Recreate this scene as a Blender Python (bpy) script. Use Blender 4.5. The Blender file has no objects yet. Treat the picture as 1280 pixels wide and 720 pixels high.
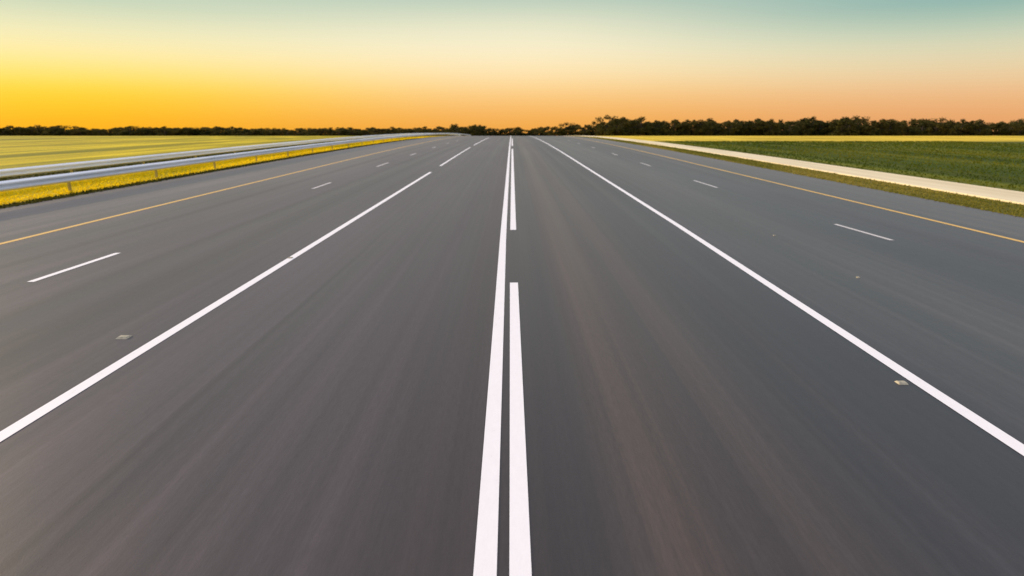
import bpy, math, random
from math import radians
random.seed(7)
S=bpy.context.scene
S.view_settings.view_transform='Standard'; S.view_settings.look='None'; S.view_settings.exposure=0

def srgb(r,g,b):
    f=lambda c:(c/255/12.92) if c/255<=.04045 else ((c/255+.055)/1.055)**2.4
    return (f(r),f(g),f(b),1)

# ---------------------------------------------------------------- terrain profile
S0,K=40.0,8e-5
YC=230.0
def zg(y):
    if y<=S0: return 0.0
    if y<=YC: return -K*(y-S0)**2
    return -K*(YC-S0)**2 - 2*K*(YC-S0)*(y-YC)
def ygrid(a,b):
    ys=[a]; y=a
    while y<b-1e-6:
        step=2.0 if y<240 else 60.0
        n=(math.floor(y/step+1e-6)+1)*step
        y=min(n,b); ys.append(y)
    return ys
def interp(pts,y):
    if y<=pts[0][1]: return pts[0][0]
    for (x0,y0),(x1,y1) in zip(pts,pts[1:]):
        if y<=y1: return x0+(x1-x0)*(y-y0)/(y1-y0)
    return pts[-1][0]
def link(name,me,mat=None,parent=None):
    o=bpy.data.objects.new(name,me); S.collection.objects.link(o)
    if mat: me.materials.append(mat)
    if parent: o.parent=parent
    return o
def empty(name):
    o=bpy.data.objects.new(name,None); S.collection.objects.link(o); return o

# ---------------------------------------------------------------- node helpers
class N:
    def __init__(s,name):
        s.m=bpy.data.materials.new(name); s.m.use_nodes=True
        s.t=s.m.node_tree; s.b=s.t.nodes['Principled BSDF']
        s.geo=s.t.nodes.new('ShaderNodeNewGeometry')
        s.sep=s.t.nodes.new('ShaderNodeSeparateXYZ'); s.l(s.geo.outputs['Position'],s.sep.inputs[0])
    def l(s,a,b): s.t.links.new(a,b)
    def noise(s,scale=(1,1,1),sc=1.0,det=4,rough=.55):
        m=s.t.nodes.new('ShaderNodeMapping'); m.inputs['Scale'].default_value=scale
        s.l(s.geo.outputs['Position'],m.inputs[0])
        n=s.t.nodes.new('ShaderNodeTexNoise'); n.inputs['Scale'].default_value=sc
        n.inputs['Detail'].default_value=det; n.inputs['Roughness'].default_value=rough
        s.l(m.outputs[0],n.inputs['Vector']); return n.outputs['Fac']
    def ramp(s,fac,stops,interp='LINEAR'):
        r=s.t.nodes.new('ShaderNodeValToRGB'); cr=r.color_ramp; cr.interpolation=interp
        while len(cr.elements)<len(stops): cr.elements.new(.5)
        for e,(p,c) in zip(cr.elements,stops):
            e.position=p; e.color=c if len(c)==4 else (*c,1)
        s.l(fac,r.inputs[0]); return r.outputs[0]
    def maprange(s,v,a,b,c=0,d=1):
        r=s.t.nodes.new('ShaderNodeMapRange'); s.l(v,r.inputs[0])
        for i,x in enumerate((a,b,c,d)): r.inputs[i+1].default_value=x
        return r.outputs[0]
    def mix(s,f,a,b,mode='MIX'):
        m=s.t.nodes.new('ShaderNodeMix'); m.data_type='RGBA'; m.blend_type=mode
        for v,i in ((f,0),(a,6),(b,7)):
            if isinstance(v,(int,float)): m.inputs[i].default_value=v
            elif isinstance(v,tuple): m.inputs[i].default_value=v if len(v)==4 else (*v,1)
            else: s.l(v,m.inputs[i])
        return m.outputs[2]
    def math(s,op,a,b=0):
        m=s.t.nodes.new('ShaderNodeMath'); m.operation=op
        for i,v in enumerate((a,b)):
            if isinstance(v,(int,float)): m.inputs[i].default_value=v
            else: s.l(v,m.inputs[i])
        return m.outputs[0]
    def bump(s,h,st=.3,d=.01):
        b=s.t.nodes.new('ShaderNodeBump'); b.inputs['Strength'].default_value=st; b.inputs['Distance'].default_value=d
        s.l(h,b.inputs['Height']); s.l(b.outputs[0],s.b.inputs['Normal'])
    def col(s,c):
        if isinstance(c,tuple): s.b.inputs['Base Color'].default_value=c if len(c)==4 else (*c,1)
        else: s.l(c,s.b.inputs['Base Color'])
    def rough(s,v):
        if isinstance(v,(int,float)): s.b.inputs['Roughness'].default_value=v
        else: s.l(v,s.b.inputs['Roughness'])
    def translucent(s,c,f):
        t=s.t.nodes.new('ShaderNodeBsdfTranslucent'); s.l(c,t.inputs[0])
        m=s.t.nodes.new('ShaderNodeMixShader'); m.inputs[0].default_value=f
        s.l(s.b.outputs[0],m.inputs[1]); s.l(t.outputs[0],m.inputs[2])
        s.l(m.outputs[0],s.t.nodes['Material Output'].inputs[0])
g=lambda v:(v,v,v,1)

# asphalt
A=N('asphalt')
lane=A.maprange(A.sep.outputs[0],-16,16)
def P(x): return (x+16)/32
base=A.ramp(lane,[(P(-15.5),(.092,.078,.080)),(P(-11.3),(.080,.066,.071)),(P(-8.0),(.048,.039,.046)),(P(-4.5),(.042,.034,.042)),
  (P(-3.2),(.045,.036,.044)),(P(-1.2),(.038,.030,.036)),(P(-.35),(.034,.025,.027)),(P(.5),(.027,.023,.025)),(P(.8),(.042,.032,.030)),(P(1.15),(.072,.050,.042)),
  (P(1.5),(.040,.031,.030)),(P(1.95),(.052,.039,.036)),(P(2.6),(.028,.026,.029)),(P(4.1),(.024,.024,.028)),(P(4.5),(.036,.036,.039)),(P(6.5),(.052,.051,.051)),
  (P(8.0),(.031,.032,.036)),(P(11.2),(.044,.041,.044)),(P(11.8),(.064,.059,.058)),(P(14),(.078,.070,.068))])
st=A.noise((1.9,.012,1),1.0,5,.6)
st2=A.noise((9,.03,1),1.0,4,.6)
blot=A.noise((.25,.05,1),1.0,3)
fine=A.noise((1,.12,1),50,3,.7)
c=A.mix(1.0,base,A.ramp(st,[(.3,g(.55)),(.5,g(1.0)),(.72,g(1.6))]),'MULTIPLY')
c=A.mix(1.0,c,A.ramp(st2,[(.3,g(.84)),(.7,g(1.17))]),'MULTIPLY')
c=A.mix(1.0,c,A.ramp(blot,[(.35,g(.82)),(.65,g(1.18))]),'MULTIPLY')
c=A.mix(1.0,c,A.ramp(fine,[(.3,g(.84)),(.7,g(1.18))]),'MULTIPLY')
def seam(c,x,w,d):
    dd=A.math('ABSOLUTE',A.math('SUBTRACT',A.math('ADD',A.sep.outputs[0],A.math('MULTIPLY',A.noise((.1,.25,1),1,2),.12)),x+.06))
    return A.mix(1.0,c,A.ramp(A.maprange(dd,0,w),[(0,g(d)),(1,g(1))]),'MULTIPLY')
c=seam(c,-3.06,.07,.66); c=seam(c,-5.9,.5,.62); c=seam(c,-6.9,.25,.66); c=seam(c,-9.3,.3,.55); c=seam(c,-10.1,.15,.7); c=seam(c,6.2,.1,.85); c=seam(c,9.6,.35,.8)
A.col(c); A.rough(A.maprange(st,.3,.7,.40,.54)); A.b.inputs['Specular IOR Level'].default_value=.5
A.bump(A.noise((1,.5,1),90,3,.7),.22,.005)

def paint(name,colr,dark):
    p=N(name); n=p.noise((1,.35,1),16,6,.75)
    n2=p.noise((2,.3,1),1.3,3)
    f=p.math('ADD',p.math('MULTIPLY',n,.75),p.math('MULTIPLY',n2,.25))
    p.col(p.ramp(f,[(.28,dark),(.38,colr),(.7,tuple(min(1,v*1.06) for v in colr))])); p.rough(.6)
    p.bump(p.noise((1,1,1),80,3,.7),.2,.004)
    return p.m
white=paint('road_paint_white',(.86,.84,.88),(.60,.57,.60))
faint=paint('road_paint_worn',(.56,.53,.54),(.2,.19,.2))
yellow=paint('road_paint_yellow',(.70,.43,.11),(.28,.18,.08))

# grass ground
G=N('field_ground')
n1=G.noise((.035,.045,1),1,5,.6); n2=G.noise((.6,.02,1),1,4,.6); n3=G.noise((1,.5,1),7,3,.7)
n4=G.noise((.09,.006,1),1,4,.6)
cl=G.ramp(n4,[(.34,(.08,.10,.008)),(.44,(.24,.215,.010)),(.52,(.58,.44,.014)),(.58,(.25,.22,.010)),(.68,(.44,.36,.012))])
cr=G.ramp(n4,[(.32,(.030,.052,.006)),(.45,(.055,.080,.008)),(.55,(.12,.125,.010)),(.66,(.05,.074,.008))])
side=G.maprange(G.sep.outputs[0],-4,4)
cg=G.mix(side,cl,cr)
crop=G.math('MULTIPLY',G.maprange(G.sep.outputs[1],84,94),side)
cg=G.mix(crop,cg,G.ramp(n1,[(.3,(.50,.36,.03)),(.6,(.70,.50,.05))]))
cg=G.mix(1.0,cg,G.ramp(n2,[(.3,g(.55)),(.7,g(1.45))]),'MULTIPLY')
cg=G.mix(1.0,cg,G.ramp(n3,[(.3,g(.75)),(.7,g(1.25))]),'MULTIPLY')
G.col(cg); G.rough(.95); G.b.inputs['Specular IOR Level'].default_value=.1
G.bump(G.noise((1,1,1),4,5,.7),.4,.08)

def grassmat(name,stops,nz=(.6,.05,1)):
    p=N(name); n=p.noise(nz,1,4,.6)
    c=p.ramp(n,stops); f=p.noise((1,.3,1),12,3,.7)
    c=p.mix(1.0,c,p.ramp(f,[(.3,g(.75)),(.7,g(1.25))]),'MULTIPLY')
    p.col(c); p.rough(.9); p.b.inputs['Specular IOR Level'].default_value=.1
    p.translucent(c,.4)
    return p.m
vyel=grassmat('verge_yellow',[(.3,(.66,.47,.006)),(.5,(.88,.64,.008)),(.72,(.42,.36,.008))])
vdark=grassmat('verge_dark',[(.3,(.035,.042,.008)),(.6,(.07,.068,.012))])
vgrn=grassmat('verge_green',[(.3,(.10,.12,.018)),(.5,(.21,.19,.032)),(.7,(.34,.27,.06))])
fgrn=grassmat('field_grass',[(.3,(.040,.068,.008)),(.5,(.085,.112,.010)),(.68,(.19,.18,.015))],(.35,.03,1))
Pm=N('path_concrete'); pn=Pm.noise((1,.06,1),1.2,5,.6)
Pm.col(Pm.ramp(pn,[(.3,(.62,.51,.32)),(.55,(.76,.65,.43)),(.75,(.82,.73,.52))])); Pm.rough(.85)
Pm.bump(Pm.noise((1,1,1),40,3),.3,.01)

# ---------------------------------------------------------------- sheets
def sheet(name,left,right,y0,y1,off,mat,parent=None,nx=1):
    L=left if isinstance(left,list) else [(left,0)]
    R=right if isinstance(right,list) else [(right,0)]
    ys=ygrid(y0,y1); v=[];f=[]
    for y in ys:
        a,b=interp(L,y),interp(R,y)
        for i in range(nx+1):
            t=i/nx; v.append((a+(b-a)*t,y,zg(y)+off))
    w=nx+1
    for j in range(len(ys)-1):
        for i in range(nx):
            k=j*w+i; f.append((k,k+1,k+1+w,k+w))
    me=bpy.data.meshes.new(name); me.from_pydata(v,[],f); me.update()
    return link(name,me,mat,parent)

sheet('ground',-1500,1500,-30,1400,-.004,G.m)
sheet('highway_road',-15.5,14.1,-30,400,.0,A.m)
mk=empty('road_markings')
def stripe(nm,pts,w,y0,y1,mat):
    L=[(x-w/2,y) for x,y in pts]; R=[(x+w/2,y) for x,y in pts]
    sheet(nm,L,R,y0,y1,.004,mat,mk)
cl_=[(-.155,2),(-.205,15),(-.23,60),(-.25,200)]
stripe('centre_line_solid',cl_,.138,-20,240,white)
cr_=[(.052,3),(.03,11),(.03,16),(.04,200)]
stripe('centre_line_dash',cr_,.132,-8,10.25,white)
stripe('centre_line_dash',cr_,.145,15.5,62,white)
stripe('centre_line_dash',cr_,.145,70,110,white)
le=[(-4.36,3),(-4.335,5),(-4.29,12.4),(-4.2,33)]
stripe('edge_line',le,.145,-20,33.5,white)
stripe('edge_line',[(-4.2,37)],.13,38,66,white)
stripe('edge_line',[(-4.2,37)],.13,72,120,white)
stripe('edge_line',[(4.16,5),(4.23,16),(4.2,40)],.145,-20,220,white)
for a,b in ((-6,-1),(10.3,12.7),(25.2,27.8),(37.5,41),(50,53),(64,67),(78,81),(92,95)):
    stripe('lane_dash',[(-8.0,10),(-7.8,25)],.12,a,b,white if a<12 else faint)
for a,b in ((2,4.5),(14.1,16.4),(25.6,28.8),(38,41),(50,53),(64,67),(78,81),(92,95)):
    stripe('lane_dash',[(8.5,14),(8.3,17),(8.15,26),(8.1,29)],.11,a,b,faint)
stripe('yellow_line',[(-11.1,10)],.15,-20,240,yellow)
stripe('yellow_line',[(11.27,10)],.14,-20,240,yellow)

sheet('grass_verge',-16.0,-15.5,-30,300,.004,vdark)  # flat dark grass colour stands in for the shaded side of a low bank
sheet('grass_verge',-19.9,-16.0,-30,300,.006,vyel)
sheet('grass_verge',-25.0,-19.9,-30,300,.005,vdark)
sheet('grass_verge',14.1,16.2,-30,300,.004,vgrn)
def slab(name,x0,x1,y0,y1,h,mat):
    ys=ygrid(y0,y1); v=[];f=[]
    prof=[(x0,-.02),(x0,h-.015),(x0+.015,h),(x1-.015,h),(x1,h-.015),(x1,-.02)]
    for y in ys:
        for x,z in prof: v.append((x,y,zg(y)+z))
    n=len(prof)
    for j in range(len(ys)-1):
        for i in range(n-1):
            k=j*n+i; f.append((k,k+1,k+1+n,k+n))
    me=bpy.data.meshes.new(name); me.from_pydata(v,[],f); me.update(); return link(name,me,mat)
slab('footpath',16.2,18.7,-30,300,.06,Pm.m)

# ---------------------------------------------------------------- grass blades
def blades(name,x0,x1,y0,y1,n,h,mat,bias=2.0,bw=.02):
    v=[];f=[]
    for i in range(n):
        y=y0+(y1-y0)*random.random()**bias; x=random.uniform(x0,x1)
        z=zg(y)-.01; hh=h*random.uniform(.5,1.2); a=random.uniform(0,math.pi)
        w=bw*(1+y/25); dx,dy=math.cos(a)*w,math.sin(a)*w
        lx,ly=random.gauss(0,.35)*hh,random.gauss(0,.35)*hh
        k=len(v); v+= [(x-dx,y-dy,z),(x+dx,y+dy,z),(x+lx,y+ly,z+hh)]; f.append((k,k+1,k+2))
    me=bpy.data.meshes.new(name); me.from_pydata(v,[],f); me.update(); return link(name,me,mat)
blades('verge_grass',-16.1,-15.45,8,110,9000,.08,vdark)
blades('verge_grass',-19.8,-15.95,8,130,18000,.10,vyel)
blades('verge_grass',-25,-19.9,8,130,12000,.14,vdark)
blades('verge_grass',14.05,16.15,8,130,20000,.07,vgrn)
blades('field_grass',18.75,60,12,90,40000,.10,fgrn,1.5)

# ---------------------------------------------------------------- guardrails
M=N('galvanised_steel'); mn=M.noise((1,.05,1),3,4)
M.col(M.ramp(mn,[(.3,(.66,.71,.80)),(.7,(.86,.89,.96))])); M.b.inputs['Metallic'].default_value=.12; M.rough(.38)
M2=N('post_timber'); M2.col(M2.ramp(M2.noise((1,1,.2),8,3),[(.3,(.34,.27,.07)),(.7,(.52,.41,.11))])); M2.rough(.8)
def guardrail(X,facing):
    e=empty('guardrail')
    prof=[(-.01,.42),(.03,.44),(.085,.48),(.085,.52),(.01,.56),(.01,.60),(.085,.64),(.085,.68),(.03,.72),(-.01,.74)]
    ys=ygrid(-20,260); v=[];f=[]; n=len(prof)
    for y in ys:
        for d,z in prof: v.append((X+d*facing,y,zg(y)+z-.03))
    for j in range(len(ys)-1):
        for i in range(n-1):
            k=j*n+i; f.append((k,k+1,k+1+n,k+n))
    me=bpy.data.meshes.new('rail'); me.from_pydata(v,[],f); me.update()
    r=link('rail',me,M.m,e); r.modifiers.new('s','SOLIDIFY').thickness=.006
    v=[];f=[]
    y=-18.0
    while y<200:
        for (bx0,bx1,by,z0,z1) in ((-.21,-.13,.04,-.1,.66),(-.128,-.012,.035,.43,.65)):
            k=len(v); zz=zg(y)
            xa,xb=sorted((X+bx0*facing,X+bx1*facing))
            for z in (zz+z0,zz+z1):
                v+=[(xa,y-by,z),(xb,y-by,z),(xb,y+by,z),(xa,y+by,z)]
            f+=[(k,k+3,k+2,k+1),(k+4,k+5,k+6,k+7)]+[(k+i,k+(i+1)%4,k+4+(i+1)%4,k+4+i) for i in range(4)]
        y+=6
    me=bpy.data.meshes.new('posts'); me.from_pydata(v,[],f); me.update(); link('posts',me,M2.m,e)
guardrail(-16.3,1); guardrail(-20.2,1)

# ---------------------------------------------------------------- pavement markers
import bmesh
R1=N('marker_ceramic'); R1.col(R1.ramp(R1.noise((1,1,1),30,3),[(.3,(.26,.23,.17)),(.7,(.50,.45,.34))])); R1.rough(.5)
def marker(x,y,w,l):
    bm=bmesh.new()
    b=[bm.verts.new((sx*w/2,sy*l/2,0)) for sx,sy in ((-1,-1),(1,-1),(1,1),(-1,1))]
    t=[bm.verts.new((sx*w*.38,sy*l*.25,.018)) for sx,sy in ((-1,-1),(1,-1),(1,1),(-1,1))]
    bm.faces.new(t)
    for i in range(4): bm.faces.new((b[i],b[(i+1)%4],t[(i+1)%4],t[i]))
    bmesh.ops.bevel(bm,geom=bm.edges[:],offset=.003,segments=2,affect='EDGES')
    me=bpy.data.meshes.new('pavement_marker'); bm.to_mesh(me); bm.free()
    o=link('pavement_marker',me,R1.m); o.location=(x,y,zg(y)+.001)
marker(-4.80,7.5,.14,.14); marker(3.98,6.08,.10,.09); marker(-4.32,12.2,.10,.1); marker(5.9,10.6,.05,.05); marker(6.1,14.7,.06,.06)

# ---------------------------------------------------------------- trees
F=N('tree_foliage'); oi=F.t.nodes.new('ShaderNodeObjectInfo')
fc=F.ramp(F.noise((1,1,1),.45,3),[(.3,(.032,.036,.013)),(.55,(.072,.070,.020)),(.75,(.14,.115,.032))])
fc=F.mix(1.0,fc,F.ramp(oi.outputs['Random'],[(0,(.75,.8,.8)),(1,(1.35,1.15,1.0))]),'MULTIPLY')
F.col(fc); F.rough(.9); F.b.inputs['Specular IOR Level'].default_value=.1; F.translucent(fc,.3)
B=N('tree_bark'); B.col(B.ramp(B.noise((1,1,.3),4,3),[(.3,(.03,.022,.016)),(.7,(.07,.052,.04))])); B.rough(.95)
def tree_mesh(i):
    rnd=random.Random(i); v=[];f=[];mi=[]
    def limb(p,q,r0,r1,n=6):
        k=len(v)
        d=[q[j]-p[j] for j in range(3)]; L=math.sqrt(sum(a*a for a in d)); d=[a/L for a in d]
        u=(d[2],0,-d[0]) if abs(d[1])>.5 else (d[1],-d[0],0) if abs(d[2])<.5 else (1,0,-d[0]/max(d[2],.01))
        ul=math.sqrt(sum(a*a for a in u)); u=[a/ul for a in u]
        w=[d[1]*u[2]-d[2]*u[1],d[2]*u[0]-d[0]*u[2],d[0]*u[1]-d[1]*u[0]]
        for c,r in ((p,r0),(q,r1)):
            for a in range(n):
                t=2*math.pi*a/n
                v.append(tuple(c[j]+r*(math.cos(t)*u[j]+math.sin(t)*w[j]) for j in range(3)))
        for a in range(n):
            f.append((k+a,k+(a+1)%n,k+n+(a+1)%n,k+n+a)); mi.append(0)
    H=rnd.uniform(7.2,9.6); th=H*.32
    limb((0,0,-.3),(rnd.uniform(-.2,.2),0,th),.28,.2); limb((0,0,th),(rnd.uniform(-.4,.4),rnd.uniform(-.3,.3),H*.8),.2,.06)
    clumps=[(rnd.uniform(-.6,.6),0,H*.80,H*.13)]
    for a in range(9):
        t=a*2.4+rnd.random(); rr=rnd.uniform(1.2,3.0); z=rnd.uniform(.30,.76)*H
        q=(math.cos(t)*rr,math.sin(t)*rr,z); limb((0,0,max(th*.7,z-1.6)),q,.1,.03,5)
        clumps.append((*q,rnd.uniform(.8,1.5)))
    for a in range(8):
        t=rnd.uniform(0,6.3); rr=rnd.uniform(.5,3.0); clumps.append((math.cos(t)*rr,math.sin(t)*rr,rnd.uniform(.10,.35)*H,rnd.uniform(.9,1.4)))
    for cx,cy,cz,r in clumps:
        for _ in range(70):
            a,b=rnd.uniform(0,6.28),rnd.uniform(-1,1); s=r*(rnd.random()**.45)
            q=math.sqrt(1-b*b); p=(cx+math.cos(a)*q*s,cy+math.sin(a)*q*s,cz+b*s*.8)
            e=rnd.uniform(.13,.27); k=len(v)
            d1=[rnd.gauss(0,1) for _ in range(3)]; d2=[rnd.gauss(0,1) for _ in range(3)]
            n1=math.sqrt(sum(x*x for x in d1)); n2=math.sqrt(sum(x*x for x in d2))
            d1=[x/n1*e for x in d1]; d2=[x/n2*e for x in d2]
            for s1,s2 in ((-1,-1),(1,-1),(1,1),(-1,1)):
                v.append(tuple(p[j]+s1*d1[j]+s2*d2[j] for j in range(3)))
            f.append((k,k+1,k+2,k+3)); mi.append(1)
    me=bpy.data.meshes.new('tree_crown'); me.from_pydata(v,[],f)
    me.materials.append(B.m); me.materials.append(F.m)
    me.polygons.foreach_set('material_index',mi); me.update(); return me
TM=[tree_mesh(i) for i in range(6)]
def belt(x0,x1,y,spacing,hs,dep=10,wide=1.0):
    e=empty('distant_tree_line'); x=x0
    while x<x1:
        yy=y+random.uniform(-dep,dep); s=hs(x)*random.uniform(.86,1.12)
        o=bpy.data.objects.new('tree',random.choice(TM)); S.collection.objects.link(o); o.parent=e
        o.location=(x,yy,zg(yy)); o.rotation_euler=(0,0,random.uniform(0,6.28)); o.scale=(s*random.uniform(1.1,1.5)*wide,s*1.2*wide,s)
        x+=spacing*random.uniform(.6,1.4)
def hr(x): return .98+.05*math.sin(x*.05)+.06*math.sin(x*.13+1)-.0008*max(0,x-150)
belt(44,330,300,2.8,hr,10,1.15); belt(50,330,318,3.0,lambda x:hr(x)*1.03,10,1.2)
belt(14,48,318,2.4,lambda x:.60+.007*x,8,1.2)
hl=lambda x:.60+.03*math.sin(x*.07)+.03*math.sin(x*.021)
belt(-300,-30,330,2.8,hl,6,1.7); belt(-300,-30,345,3.2,lambda x:hl(x)*1.08,6,1.7)
belt(-28,-14,300,2.0,lambda x:.70); belt(-46,16,350,2.8,lambda x:.66,6,1.5)

# ---------------------------------------------------------------- world
W=bpy.data.worlds.new('World'); S.world=W; W.use_nodes=True
t=W.node_tree; bg=t.nodes['Background']
SUN_EL,SUN_AZ=13.0,-62.0   # azimuth from +Y, negative = to the left
sky=t.nodes.new('ShaderNodeTexSky'); sky.sky_type='NISHITA'; sky.sun_disc=False
sky.sun_elevation=radians(SUN_EL); sky.sun_rotation=radians(SUN_AZ)
tc=t.nodes.new('ShaderNodeTexCoord'); sp=t.nodes.new('ShaderNodeSeparateXYZ'); t.links.new(tc.outputs['Generated'],sp.inputs[0])
Z0,Z1=-.05,.45
mr=t.nodes.new('ShaderNodeMapRange'); t.links.new(sp.outputs[2],mr.inputs[0]); mr.inputs[1].default_value=Z0; mr.inputs[2].default_value=Z1
def wramp(stops):
    r=t.nodes.new('ShaderNodeValToRGB'); cr=r.color_ramp; cr.interpolation='B_SPLINE'
    while len(cr.elements)<len(stops): cr.elements.new(.5)
    for e,(z,c) in zip(cr.elements,stops): e.position=(z-Z0)/(Z1-Z0); e.color=srgb(*c)
    t.links.new(mr.outputs[0],r.inputs[0]); return r.outputs[0]
lf=wramp([(-.03,(244,162,2)),(0,(252,178,2)),(.03,(254,204,14)),(.052,(254,220,84)),(.08,(252,232,160)),(.11,(236,230,186)),(.14,(196,210,180)),(.20,(170,196,186)),(.45,(218,211,220))])
md=wramp([(-.03,(238,158,60)),(0,(244,172,78)),(.035,(250,200,125)),(.065,(253,224,168)),(.10,(250,238,202)),(.135,(228,227,198)),(.165,(186,204,184)),(.22,(162,188,186)),(.45,(216,210,222))])
rt=wramp([(-.03,(226,150,92)),(0,(232,164,104)),(.03,(236,182,128)),(.06,(234,208,164)),(.09,(216,214,182)),(.115,(178,198,178)),(.14,(136,176,168)),(.20,(132,174,178)),(.45,(210,208,224))])
def wm(f,a,b):
    m=t.nodes.new('ShaderNodeMix'); m.data_type='RGBA'; t.links.new(f,m.inputs[0]); t.links.new(a,m.inputs[6]); t.links.new(b,m.inputs[7]); return m.outputs[2]
def wr(a,b):
    m=t.nodes.new('ShaderNodeMapRange'); t.links.new(sp.outputs[0],m.inputs[0]); m.inputs[1].default_value=a; m.inputs[2].default_value=b; m.interpolation_type='SMOOTHSTEP'; return m.outputs[0]
col=wm(wr(0.0,.6),wm(wr(-.6,0.0),lf,md),rt)
add=t.nodes.new('ShaderNodeMix'); add.data_type='RGBA'; add.blend_type='ADD'; add.inputs[0].default_value=.005
t.links.new(col,add.inputs[6]); t.links.new(sky.outputs[0],add.inputs[7])
mz=t.nodes.new('ShaderNodeMapRange'); t.links.new(sp.outputs[2],mz.inputs[0])
for i,x in enumerate((.2,.7,1.0,1.35)): mz.inputs[i+1].default_value=x
t.links.new(add.outputs[2],bg.inputs[0]); t.links.new(mz.outputs[0],bg.inputs[1])

sl=bpy.data.lights.new('sun','SUN'); sl.energy=4.4; sl.angle=radians(.6); sl.color=(1,.77,.48)
so=bpy.data.objects.new('sun',sl); S.collection.objects.link(so)
from mathutils import Vector
d=Vector((math.sin(radians(SUN_AZ))*math.cos(radians(SUN_EL)),math.cos(radians(SUN_AZ))*math.cos(radians(SUN_EL)),math.sin(radians(SUN_EL))))
so.rotation_euler=d.to_track_quat('Z','Y').to_euler()

cam=bpy.data.cameras.new('camera'); co=bpy.data.objects.new('camera',cam); S.collection.objects.link(co)
cam.sensor_width=36; cam.lens=22.5; cam.clip_end=5000; cam.clip_start=.05
cam.dof.use_dof=True; cam.dof.focus_distance=6.0; cam.dof.aperture_fstop=1.6
co.location=(0,0,2.6); co.rotation_euler=(radians(90-14.7),0,0)
S.camera=co
